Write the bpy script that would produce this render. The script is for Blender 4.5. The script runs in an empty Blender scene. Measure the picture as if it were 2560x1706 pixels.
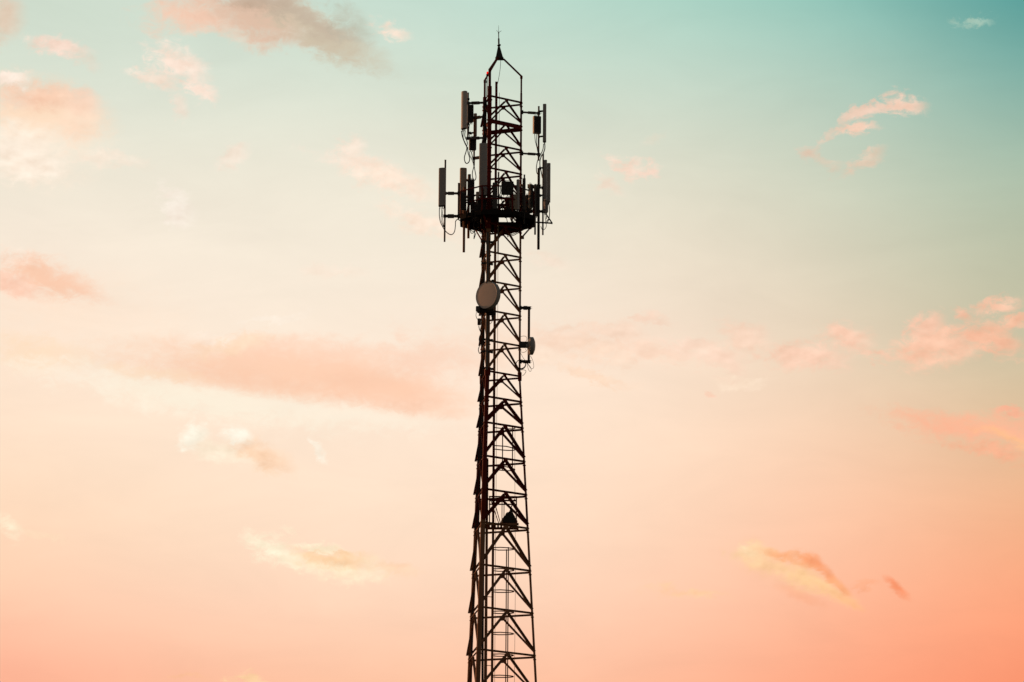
import bpy, bmesh, math, random
from mathutils import Vector, Matrix
random.seed(7)
R = math.radians
scene = bpy.context.scene
COL = scene.collection

# ------------------------------------------------------------------ camera
FPX, PITCH, ROLL, DIST = 10140.0, R(12.63), 0.0064, 150.0
CAM = Vector((0, 0, 1.6))
F_ = Vector((0, math.cos(PITCH), math.sin(PITCH)))
_r0, _u0 = Vector((1, 0, 0)), Vector((0, -math.sin(PITCH), math.cos(PITCH)))
R_ = _r0 * math.cos(ROLL) + _u0 * math.sin(ROLL)
U_ = _u0 * math.cos(ROLL) - _r0 * math.sin(ROLL)
cd = bpy.data.cameras.new('camera'); cam = bpy.data.objects.new('camera', cd); COL.objects.link(cam)
cd.sensor_width = 36; cd.lens = FPX / 2560 * 36; cd.clip_end = 20000; cd.clip_start = 0.5
cam.matrix_world = Matrix.Translation(CAM) @ Matrix((R_, U_, -F_)).transposed().to_4x4()
scene.camera = cam

def ray(px, py):
    return (F_ + R_ * ((px - 1280) / FPX) + U_ * ((853 - py) / FPX))
def P(px, py, dep=0.0):
    """point of the tower plane (dep metres behind the tower's axis) seen at photo pixel px, py"""
    d = ray(px, py)
    return CAM + d * ((DIST + dep) / d.y)
def K(p):
    return FPX / (p - CAM).dot(F_)
def angles(px, py):
    d = ray(px, py).normalized()
    return math.degrees(math.atan2(d.x, d.y)), math.degrees(math.asin(d.z))

# ------------------------------------------------------------------ view, sun
scene.view_settings.view_transform = 'Standard'; scene.view_settings.look = 'None'
scene.view_settings.exposure = 0; scene.view_settings.gamma = 1
scene.cycles.max_bounces = 6
SUN_AZ, SUN_EL = -53.0, 5.0          # degrees from the view direction, to the left
sd = bpy.data.lights.new('sun', 'SUN'); so = bpy.data.objects.new('sun', sd); COL.objects.link(so)
sd.energy = 2.2; sd.angle = R(0.5); sd.color = (1.0, 0.46, 0.22)
sdir = Vector((math.sin(R(SUN_AZ)) * math.cos(R(SUN_EL)), math.cos(R(SUN_AZ)) * math.cos(R(SUN_EL)), math.sin(R(SUN_EL))))
so.rotation_euler = (-sdir).to_track_quat('-Z', 'Y').to_euler()

# ------------------------------------------------------------------ sky
def lin(c):
    return tuple(((v / 255) / 12.92 if v / 255 <= 0.04045 else ((v / 255 + 0.055) / 1.055) ** 2.4) for v in c)
world = bpy.data.worlds.new('World'); scene.world = world; world.use_nodes = True
world.cycles.sampling_method = 'MANUAL'; world.cycles.sample_map_resolution = 512
NT = world.node_tree; NT.nodes.clear()
def N(t, **kw):
    n = NT.nodes.new(t)
    for k, v in kw.items(): setattr(n, k, v)
    return n
def L(a, b): NT.links.new(a, b)
def M(op, a, b=None, c=None, clamp=False):
    n = N('ShaderNodeMath', operation=op, use_clamp=clamp)
    for i, v in enumerate((a, b, c)):
        if v is None: continue
        if isinstance(v, (int, float)): n.inputs[i].default_value = v
        else: L(v, n.inputs[i])
    return n.outputs[0]
def mixc(f, a, b):
    n = N('ShaderNodeMix', data_type='RGBA')
    for s, v in ((n.inputs[0], f), (n.inputs[6], a), (n.inputs[7], b)):
        if isinstance(v, (int, float)): s.default_value = v
        elif isinstance(v, tuple): s.default_value = (*v[:3], 1)
        else: L(v, s)
    return n.outputs[2]
tc = N('ShaderNodeTexCoord'); sep = N('ShaderNodeSeparateXYZ'); L(tc.outputs['Generated'], sep.inputs[0])
AZ = M('MULTIPLY', M('ARCTAN2', sep.outputs[0], sep.outputs[1]), 180 / math.pi)
EL = M('MULTIPLY', M('ARCSINE', sep.outputs[2]), 180 / math.pi)
comb = N('ShaderNodeCombineXYZ'); L(AZ, comb.inputs[0]); L(EL, comb.inputs[1]); UV = comb.outputs[0]

SKY_Y = [0, 213, 426, 640, 853, 1066, 1280, 1490, 1706]
SKY_X = [0, 427, 853, 1280, 1707, 2133, 2560]
SKY = [
 [(208,222,206),(206,222,207),(200,222,208),(190,220,207),(173,213,198),(144,199,187),(70,151,148)],
 [(214,224,208),(218,226,211),(216,225,209),(207,221,205),(199,215,200),(180,206,190),(122,175,165)],
 [(238,230,212),(238,232,214),(240,233,215),(232,229,211),(224,221,201),(203,211,191),(166,189,168)],
 [(249,233,215),(248,235,217),(247,236,218),(244,233,214),(238,223,202),(215,210,187),(186,191,165)],
 [(255,231,209),(253,234,214),(253,234,214),(253,232,213),(248,226,204),(230,210,184),(195,192,162)],
 [(255,228,203),(255,231,208),(255,232,210),(255,231,209),(255,225,199),(251,211,180),(220,188,150)],
 [(255,220,189),(255,225,197),(255,227,201),(255,226,200),(255,216,187),(255,201,168),(243,178,135)],
 [(255,208,176),(255,215,187),(255,219,192),(255,217,190),(255,205,175),(255,186,151),(253,165,124)],
 [(255,175,145),(255,188,155),(255,197,163),(255,197,164),(255,184,150),(255,164,127),(251,147,109)],
]
U0, U1 = -10.0, 10.0; V0, V1 = 2.0, 24.0
un = M('DIVIDE', M('SUBTRACT', AZ, U0), U1 - U0, clamp=True)
vn = M('DIVIDE', M('SUBTRACT', EL, V0), V1 - V0, clamp=True)
def ramp(stops, fac, interp='B_SPLINE'):
    n = N('ShaderNodeValToRGB'); cr = n.color_ramp; cr.interpolation = interp
    while len(cr.elements) < len(stops): cr.elements.new(0.5)
    for e, (p, c) in zip(cr.elements, sorted(stops)): e.position = p
    for e, (p, c) in zip(cr.elements, sorted(stops)): e.color = (*c, 1)
    L(fac, n.inputs[0]); return n.outputs[0]
xs = [(angles(x, 853)[0] - U0) / (U1 - U0) for x in SKY_X]
step = xs[1] - xs[0]
sky = None
for i, x in enumerate(SKY_X):
    st = [((angles(1280, y)[1] - V0) / (V1 - V0), lin(SKY[j][i])) for j, y in enumerate(SKY_Y)]
    a, b = st[0][1], st[1][1]
    st.append((0.86, tuple(max(0.02, 1.6 * p - 0.6 * q) * 0.92 for p, q in zip(a, b))))
    st.append((0.06, tuple(v * w for v, w in zip(st[8][1], (0.99, 0.88, 0.84)))))
    colr = ramp(st, vn)
    ws = [(p, (1, 1, 1) if j == i else (0, 0, 0)) for j, p in enumerate(xs)]
    ws = [(max(0.0, xs[0] - step), (1, 1, 1) if i == 0 else (0, 0, 0))] + ws + [(min(1.0, xs[-1] + step), (1, 1, 1) if i == len(xs) - 1 else (0, 0, 0))]
    w = ramp(ws, un)
    m = N('ShaderNodeVectorMath', operation='MULTIPLY'); L(colr, m.inputs[0]); L(w, m.inputs[1])
    if sky is None: sky = m.outputs[0]
    else:
        s = N('ShaderNodeVectorMath', operation='ADD'); L(sky, s.inputs[0]); L(m.outputs[0], s.inputs[1]); sky = s.outputs[0]

# cloud noise fields in the sky's own directions (azimuth, elevation)
def noise(scale, sx, sy, detail, rough, off=0.0, dist=0.0):
    mp = N('ShaderNodeMapping'); mp.inputs['Scale'].default_value = (sx, sy, 1); mp.inputs['Location'].default_value = (off, off * 1.7, off * 0.6)
    L(UV, mp.inputs[0]); n = N('ShaderNodeTexNoise'); n.inputs['Scale'].default_value = scale
    n.inputs['Detail'].default_value = detail; n.inputs['Roughness'].default_value = rough; n.inputs['Distortion'].default_value = dist
    L(mp.outputs[0], n.inputs['Vector']); return n
n1 = noise(1.1, 1.0, 1.6, 6, 0.62, 3.1, 0.3)
n2 = noise(4.2, 1.0, 1.5, 7, 0.68, 11.7, 0.5)
n3 = noise(0.55, 0.7, 2.0, 5, 0.6, 27.0, 0.5)
# warped directions: give each cloud an uneven outline
wv = N('ShaderNodeVectorMath', operation='SUBTRACT'); L(n1.outputs['Color'], wv.inputs[0]); wv.inputs[1].default_value = (.5, .5, .5)
wv2 = N('ShaderNodeVectorMath', operation='SCALE'); L(wv.outputs[0], wv2.inputs[0]); wv2.inputs['Scale'].default_value = 0.55
wv3 = N('ShaderNodeVectorMath', operation='SUBTRACT'); L(n2.outputs['Color'], wv3.inputs[0]); wv3.inputs[1].default_value = (.5, .5, .5)
wv4 = N('ShaderNodeVectorMath', operation='SCALE'); L(wv3.outputs[0], wv4.inputs[0]); wv4.inputs['Scale'].default_value = 0.34
wa = N('ShaderNodeVectorMath', operation='ADD'); L(UV, wa.inputs[0]); L(wv2.outputs[0], wa.inputs[1])
wb = N('ShaderNodeVectorMath', operation='ADD'); L(wa.outputs[0], wb.inputs[0]); L(wv4.outputs[0], wb.inputs[1]); WUV = wb.outputs[0]
fine = M('SUBTRACT', M('ADD', M('MULTIPLY', n2.outputs['Fac'], 0.6), M('MULTIPLY', n1.outputs['Fac'], 0.4)), 0.5)
PPD = FPX * math.pi / 180
MASK = None
wc = N('ShaderNodeVectorMath', operation='SCALE'); L(wv4.outputs[0], wc.inputs[0]); wc.inputs['Scale'].default_value = 0.5
wd = N('ShaderNodeVectorMath', operation='ADD'); L(UV, wd.inputs[0]); L(wc.outputs[0], wd.inputs[1]); WSM = wd.outputs[0]
def cloud(px, py, a, b, rot, col, op=0.8, soft=0.9, nz=1.6, warp=1):
    """soft cloud round a sky direction; a, b half sizes (photo pixels), rot clockwise degrees"""
    global sky, MASK
    u, v = angles(px, py)
    mp = N('ShaderNodeMapping', vector_type='TEXTURE')
    mp.inputs['Location'].default_value = (u, v, 0); mp.inputs['Rotation'].default_value = (0, 0, R(-rot))
    mp.inputs['Scale'].default_value = (a / PPD, b / PPD, 1)
    ch = N('ShaderNodeVectorMath', operation='MULTIPLY_ADD')     # evaluated cloud after cloud, so the shader stays small
    L(sky, ch.inputs[0]); ch.inputs[1].default_value = (1e-7, 1e-7, 1e-7); L(WUV if warp else WSM, ch.inputs[2])
    L(ch.outputs[0], mp.inputs[0])
    ln = N('ShaderNodeVectorMath', operation='LENGTH'); L(mp.outputs[0], ln.inputs[0])
    d = M('ADD', M('SUBTRACT', 1.25, ln.outputs['Value']), M('MULTIPLY', fine, nz * 1.5))
    mr = N('ShaderNodeMapRange', interpolation_type='SMOOTHSTEP'); L(d, mr.inputs[0])
    mr.inputs[1].default_value = -0.1; mr.inputs[2].default_value = soft * 1.15; mr.inputs[4].default_value = op
    sky = mixc(mr.outputs[0], sky, lin(col))
    if a > 135: return                               # the broad sheets stay smooth
    MASK = mr.outputs[0] if MASK is None else M('MAXIMUM', MASK, mr.outputs[0])

# thin veils first, then the clouds from high left to low right
cloud(1500, 860, 300, 70, 0, (253,224,202), .6, 1.3)
cloud(1270, 870, 260, 70, 3, (253,222,198), .55, 1.3)
cloud(150, 760, 330, 110, 8, (255,228,204), .6, 1.3)
cloud(10, 40, 50, 70, 20, (232,200,175), .75, 1.0)
cloud(500, 40, 150, 56, 5, (246,203,178), .95, .95, 1.4)
cloud(560, 88, 130, 30, 6, (240,210,187), .6, 1.0)
cloud(650, 45, 210, 58, 13, (226,192,168), .95, .9, 1.3)
cloud(820, 98, 175, 48, 27, (206,192,168), .92, .9, 1.4)
cloud(640, 5, 110, 30, 8, (196,172,150), .85, 1.0)
cloud(790, 62, 140, 24, 22, (197,180,160), .75, 1.0)
cloud(880, 70, 70, 42, 35, (188,184,166), .55, .9, 2.2)
cloud(975, 75, 58, 22, 16, (252,224,204), .85, .9, 2.0)
cloud(145, 117, 84, 24, 10, (249,219,201), .95, 1.0, 1.8)
cloud(205, 150, 50, 16, 20, (236,212,192), .4, 1.0)
cloud(452, 158, 88, 32, 32, (255,230,212), .95, .9, 1.9)
cloud(390, 195, 62, 26, 12, (253,224,204), .7, .9, 2.2)
cloud(508, 225, 42, 24, 20, (254,228,210), .85, .9, 2.0)
cloud(448, 262, 36, 22, 70, (250,224,206), .5, .9, 2.2)
cloud(60, 350, 200, 120, 8, (255,236,215), .9, 1.1, 1.3)
cloud(40, 340, 120, 80, 20, (255,240,222), .7, 1.1, 1.4)
cloud(90, 258, 190, 70, 12, (251,212,184), .85, 1.1, 1.1)
cloud(110, 240, 120, 34, 14, (249,203,174), .8, 1.0, 1.2)
cloud(90, 292, 190, 34, 6, (255,220,186), .75, 1.2, .9)
cloud(100, 316, 190, 50, 6, (255,229,203), .65, 1.2, 1.0)
cloud(215, 270, 40, 40, 0, (250,208,184), .6, 1.0, 1.4)
cloud(15, 198, 60, 20, -10, (255,236,220), .9, .9, 1.4)
cloud(60, 410, 120, 48, 12, (255,238,219), .85, .9, 1.8)
cloud(200, 300, 60, 60, 20, (255,222,196), .5, .9, 1.5)
cloud(280, 405, 95, 24, 5, (253,230,210), .55, 1.0, 2.0)
cloud(585, 392, 42, 26, -35, (252,230,212), .6, .9, 1.8)
cloud(880, 365, 36, 34, 40, (253,230,211), .75, .9, 2.0)
cloud(880, 405, 115, 24, 8, (252,230,212), .6, 1.0, 2.0)
cloud(965, 448, 125, 36, 18, (255,229,208), .85, .9, 1.8)
cloud(440, 520, 60, 44, 35, (253,240,226), .7, .9, 2.0)
cloud(1065, 565, 100, 32, 18, (255,231,210), .85, .9, 1.8)
cloud(1370, 650, 60, 22, 10, (252,226,206), .5, 1.0)
cloud(40, 648, 80, 30, 0, (255,238,220), .7, .9, 2.4)
cloud(120, 690, 150, 40, 16, (253,204,174), .93, .9, 1.5)
cloud(20, 712, 100, 32, 14, (253,203,177), .85, 1.0)
cloud(830, 678, 90, 22, 4, (254,230,210), .4, 1.0, 2.0)
cloud(90, 885, 150, 50, 4, (255,222,188), .7, 1.1, 1.6)
cloud(540, 1002, 450, 54, 7, (255,242,220), .97, 1.0, 1.6)
cloud(860, 1030, 330, 36, 6, (255,240,219), .8, 1.0, 1.4)
cloud(180, 935, 150, 36, 12, (255,240,220), .6, 1.0, 2.4)
cloud(530, 848, 70, 14, -8, (255,242,226), .7, 1.0, 2.0)
cloud(700, 795, 80, 12, -4, (255,242,226), .5, 1.0, 2.4)
cloud(720, 925, 410, 66, 5, (254,208,178), .93, .9, .9, 0)
cloud(640, 960, 330, 30, 7, (254,205,174), .6, 1.0, .8, 0)
cloud(850, 890, 300, 50, 3, (254,211,184), .7, 1.0, 1.2)
cloud(960, 972, 225, 52, 10, (253,205,175), .9, .9, .8, 0)
cloud(1060, 1020, 120, 22, 8, (254,210,182), .6, 1.0, .8, 0)
cloud(400, 930, 140, 18, 5, (254,222,190), .6, 1.0, 1.4)
cloud(1090, 900, 150, 60, 0, (254,215,190), .6, 1.1, 1.8)
cloud(580, 862, 120, 26, -8, (255,222,190), .7, 1.0, 1.2)
cloud(560, 1135, 110, 24, 16, (255,238,212), .85, 1.0, 1.2)
cloud(645, 1132, 95, 36, 24, (254,214,180), .92, .9, 1.4)
cloud(478, 1088, 44, 30, -20, (255,246,226), .97, .8, 1.0)
cloud(588, 1092, 48, 28, 20, (255,245,226), .97, .8, 1.2)
cloud(795, 1125, 38, 14, 50, (255,243,224), .8, .9, 1.4)
cloud(15, 1318, 50, 24, 30, (255,236,205), .85, .9, 1.6)
cloud(110, 1338, 60, 12, 8, (255,226,192), .5, 1.0, 1.8)
cloud(850, 1412, 130, 40, 10, (255,234,200), .95, .9, 1.8)
cloud(690, 1375, 82, 28, 18, (255,240,210), .98, .9, 1.8)
cloud(830, 1388, 100, 26, 6, (254,212,168), .95, .9, 1.4)
cloud(800, 1356, 70, 12, 8, (255,238,205), .85, .9, 1.6)
cloud(985, 1425, 75, 18, 6, (255,212,175), .65, 1.0, 1.8)
cloud(725, 1322, 26, 9, 15, (255,234,204), .6, 1.0)
cloud(620, 1697, 55, 16, 8, (255,214,165), .85, .9, 1.8)
cloud(470, 1690, 50, 10, 0, (255,196,150), .4, 1.0, 2.0)
cloud(2262, 254, 60, 20, 10, (247,209,186), .95, .9, 1.8)
cloud(2180, 272, 62, 17, -22, (244,207,185), .9, .9, 1.8)
cloud(2120, 298, 50, 14, -32, (236,205,183), .75, .9, 1.8)
cloud(2140, 326, 64, 15, -6, (248,210,186), .95, .9, 1.5)
cloud(2062, 348, 46, 12, -42, (230,204,182), .7, 1.0, 1.8)
cloud(2015, 390, 30, 28, 20, (232,202,180), .75, .9, 2.0)
cloud(2155, 407, 68, 18, -28, (230,202,178), .8, .9, 1.9)
cloud(2060, 418, 46, 16, 20, (224,203,180), .6, .9, 2.0)
cloud(1568, 415, 52, 22, 15, (250,220,200), .85, .9, 2.0)
cloud(1632, 430, 22, 22, 60, (250,216,196), .85, .9, 1.6)
cloud(1515, 460, 54, 22, 20, (246,220,200), .6, .9, 2.2)
cloud(1635, 345, 34, 14, -10, (230,220,200), .4, 1.0)
cloud(2440, 46, 46, 14, -10, (176,204,186), .75, .9, 1.8)
cloud(1380, 840, 110, 34, -6, (253,220,196), .7, 1.0, 2.2)
cloud(1320, 890, 120, 26, 10, (255,228,204), .7, 1.0, 2.2)
cloud(1490, 880, 120, 34, 14, (253,218,192), .7, 1.0, 2.2)
cloud(1540, 835, 90, 26, 10, (252,218,194), .65, 1.0, 2.2)
cloud(1640, 885, 110, 24, 6, (252,215,190), .65, 1.0, 2.2)
cloud(1720, 860, 70, 20, -10, (252,222,200), .6, 1.0, 2.2)
cloud(1810, 890, 70, 26, 40, (251,212,188), .6, 1.0, 2.0)
cloud(1480, 950, 120, 14, 12, (254,214,182), .5, 1.0, 2.0)
cloud(1630, 806, 50, 12, 4, (252,214,190), .6, 1.0, 1.4)
cloud(1860, 842, 75, 38, 15, (250,212,187), .75, .9, 1.8)
cloud(1760, 880, 110, 30, 10, (252,217,194), .6, 1.0, 2.0)
cloud(2030, 890, 100, 38, 4, (252,208,182), .9, .9, 1.7)
cloud(2115, 838, 70, 34, 8, (252,205,178), .9, .9, 1.7)
cloud(2190, 880, 52, 20, 6, (250,202,174), .8, .9, 2.0)
cloud(2345, 872, 120, 46, -8, (253,200,170), .92, .8, 1.5)
cloud(2318, 822, 50, 36, -35, (253,202,174), .88, .8, 1.6)
cloud(2480, 856, 90, 32, 12, (253,192,160), .9, .9, 1.6)
cloud(2495, 764, 62, 22, -8, (253,200,170), .9, .9, 1.7)
cloud(2400, 788, 26, 18, 20, (250,192,162), .8, .9, 1.6)
cloud(2540, 805, 46, 22, -15, (253,194,162), .85, .9, 1.8)
cloud(2460, 815, 60, 20, 15, (246,190,158), .6, .9, 2.0)
cloud(1860, 952, 70, 18, 4, (255,230,204), .6, 1.0, 1.6)
cloud(1766, 980, 20, 13, 10, (254,208,182), .8, .9, 1.4)
cloud(2450, 1072, 230, 44, 9, (254,184,150), .95, 1.0, 1.5)
cloud(2520, 1096, 110, 18, 20, (255,194,140), .6, 1.0, 1.2)
cloud(2530, 1036, 46, 11, 15, (253,180,148), .8, .9, 1.6)
cloud(2480, 1130, 110, 18, 10, (254,178,142), .75, 1.0, 1.6)
cloud(1950, 1420, 130, 48, 22, (255,202,158), .55, 1.1, 1.6, 0)
cloud(1880, 1388, 62, 24, -4, (255,214,168), .9, 1.0, 1.8, 0)
cloud(1950, 1422, 90, 24, 16, (255,208,160), .85, 1.0, 1.8, 0)
cloud(2020, 1448, 76, 30, 24, (255,207,154), .9, 1.0, 1.6, 0)
cloud(2080, 1478, 70, 20, 30, (255,202,148), .85, 1.0, 1.6, 0)
cloud(2120, 1502, 46, 9, 28, (255,188,136), .6, .9, 1.6, 0)
for q_ in ((1868,1374,22,13,(255,220,176)), (1900,1368,24,13,(255,210,164)), (1932,1378,26,14,(255,194,146)), (1962,1386,28,13,(254,176,126)),
           (1992,1384,26,13,(254,182,134)), (2022,1392,28,15,(254,166,116)), (2046,1408,24,15,(253,162,113)), (2068,1430,22,14,(253,166,117)), (2090,1452,22,12,(253,170,120)), (2110,1472,20,10,(253,176,126))):
    cloud(q_[0], q_[1] + 4, q_[2] * 1.25, q_[3] * 1.1, 18 if q_[0] < 2030 else 45, q_[4], .85, .9, 2.0, 0)
cloud(1985, 1404, 70, 10, 14, (254,180,128), .6, 1.0, 1.6, 0)
cloud(2010, 1494, 80, 16, 22, (252,176,138), .5, 1.0, 1.8, 0)
cloud(2242, 1470, 40, 12, 42, (251,150,106), .9, .9, 1.2, 0)
cloud(2165, 1466, 42, 11, 8, (254,172,130), .5, .9, 1.6)
cloud(1735, 1490, 90, 16, 8, (255,206,156), .6, 1.0, 1.8)
# puffs catch the light on the side turned to the sun (upper left)
def shifted(off):
    a = N('ShaderNodeVectorMath', operation='ADD'); L(UV, a.inputs[0]); a.inputs[1].default_value = (*off, 0)
    mp = N('ShaderNodeMapping'); mp.inputs['Scale'].default_value = (1, 1.5, 1); mp.inputs['Location'].default_value = (5, 9, 2); L(a.outputs[0], mp.inputs[0])
    n = N('ShaderNodeTexNoise'); n.inputs['Scale'].default_value = 2.6; n.inputs['Detail'].default_value = 4; n.inputs['Roughness'].default_value = .5
    L(mp.outputs[0], n.inputs['Vector']); return n.outputs['Fac']
relief = M('MULTIPLY', M('SUBTRACT', shifted((0, 0)), shifted((-.05, .08))), M('MULTIPLY', MASK, 0.55))
rv = N('ShaderNodeVectorMath', operation='SCALE'); rv.inputs[0].default_value = (.7, 1.0, 1.2); L(relief, rv.inputs['Scale'])
rv1 = N('ShaderNodeVectorMath', operation='ADD'); rv1.inputs[0].default_value = (1, 1, 1); L(rv.outputs[0], rv1.inputs[1])
rv2 = N('ShaderNodeVectorMath', operation='MULTIPLY'); L(sky, rv2.inputs[0]); L(rv1.outputs[0], rv2.inputs[1]); sky = rv2.outputs[0]
# very faint veil texture over everything
veil = M('MULTIPLY', M('SUBTRACT', n3.outputs['Fac'], 0.5), 0.15)
vs = N('ShaderNodeVectorMath', operation='SCALE'); L(sky, vs.inputs[0]); L(M('ADD', 1.0, veil), vs.inputs['Scale']); sky = vs.outputs[0]

# the glow fades away from the sunset side of the sky; the far side is dusk
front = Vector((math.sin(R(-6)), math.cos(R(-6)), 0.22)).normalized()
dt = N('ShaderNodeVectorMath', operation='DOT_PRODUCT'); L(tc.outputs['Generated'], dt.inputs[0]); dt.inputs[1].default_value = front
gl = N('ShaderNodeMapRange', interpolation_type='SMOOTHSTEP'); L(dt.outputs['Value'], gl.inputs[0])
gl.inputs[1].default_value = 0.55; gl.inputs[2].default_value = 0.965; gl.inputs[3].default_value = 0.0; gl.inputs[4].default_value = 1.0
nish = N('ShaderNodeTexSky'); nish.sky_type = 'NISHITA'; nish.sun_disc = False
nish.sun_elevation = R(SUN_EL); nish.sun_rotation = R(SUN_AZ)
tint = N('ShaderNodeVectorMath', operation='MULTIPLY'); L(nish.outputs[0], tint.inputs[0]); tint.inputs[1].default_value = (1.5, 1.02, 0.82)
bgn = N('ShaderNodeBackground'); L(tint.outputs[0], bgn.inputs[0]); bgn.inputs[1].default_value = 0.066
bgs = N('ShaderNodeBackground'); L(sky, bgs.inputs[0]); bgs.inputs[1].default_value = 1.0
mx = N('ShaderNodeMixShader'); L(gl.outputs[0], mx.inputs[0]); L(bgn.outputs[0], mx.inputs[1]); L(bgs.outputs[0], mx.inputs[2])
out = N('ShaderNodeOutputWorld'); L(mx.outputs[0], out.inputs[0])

# ------------------------------------------------------------------ materials
def mat(name, base, rough=0.6, metal=0.0, var=0.25, scale=6.0, emit=None, spec=0.3):
    m = bpy.data.materials.new(name); m.use_nodes = True; t = m.node_tree; b = t.nodes['Principled BSDF']
    b.inputs['Roughness'].default_value = rough; b.inputs['Metallic'].default_value = metal; b.inputs['Specular IOR Level'].default_value = spec
    co = t.nodes.new('ShaderNodeTexCoord'); nz = t.nodes.new('ShaderNodeTexNoise'); nz.inputs['Scale'].default_value = scale; nz.inputs['Detail'].default_value = 6
    t.links.new(co.outputs['Object'], nz.inputs['Vector'])
    mxn = t.nodes.new('ShaderNodeMix'); mxn.data_type = 'RGBA'; t.links.new(nz.outputs['Fac'], mxn.inputs[0])
    mxn.inputs[6].default_value = (*[c * (1 - var) for c in base], 1); mxn.inputs[7].default_value = (*[min(1, c * (1 + var)) for c in base], 1)
    t.links.new(mxn.outputs[2], b.inputs['Base Color'])
    if emit:
        b.inputs['Emission Color'].default_value = (*emit[0], 1); b.inputs['Emission Strength'].default_value = emit[1]
    return m, mxn, co, nz, b
STEEL = mat('galvanised_steel', (0.11, 0.10, 0.10), 0.6, 0.2, 0.3, 9)[0]
DARK = mat('dark_steel', (0.04, 0.038, 0.040), 0.65, 0.1, 0.3, 9)[0]
BLACK = mat('tarred_steel', (0.018, 0.016, 0.016), 0.8, 0, 0.3, 6, None, 0.1)[0]
CABLE = mat('black_cable', (0.018, 0.018, 0.02), 0.6, 0, 0.2, 12)[0]
WIRE = mat('copper_wire', (0.25, 0.16, 0.09), 0.5, 0.3, 0.2, 5)[0]
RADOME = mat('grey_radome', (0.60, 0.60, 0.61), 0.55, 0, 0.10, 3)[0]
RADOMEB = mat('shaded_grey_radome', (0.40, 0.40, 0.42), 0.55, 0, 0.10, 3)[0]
PALE = mat('pale_radio_paint', (0.52, 0.46, 0.40), 0.6, 0, 0.12, 5)[0]
RADIO = mat('dark_radio_paint', (0.065, 0.062, 0.068), 0.6, 0, 0.2, 6)[0]
DISHF = mat('dish_radome', (0.90, 0.78, 0.74), 0.8, 0, 0.10, 2.5)[0]
SACK = mat('dark_canvas', (0.035, 0.03, 0.028), 0.9, 0, 0.4, 8)[0]
REDLAMP = mat('red_lamp_glass', (0.2, 0.002, 0.001), 0.6, 0, 0.1, 5, ((1.0, 0.0, 0.0), 1.0), 0.0)[0]
GROUND = mat('dry_grass_ground', (0.07, 0.065, 0.04), 0.95, 0, 0.4, 0.15)[0]
TOWERM, _mx, _co, _nz, _b = mat('banded_tower_paint', (0.3, 0.03, 0.02), 0.7, 0, 0.3, 4, None, 0.15)

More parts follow.
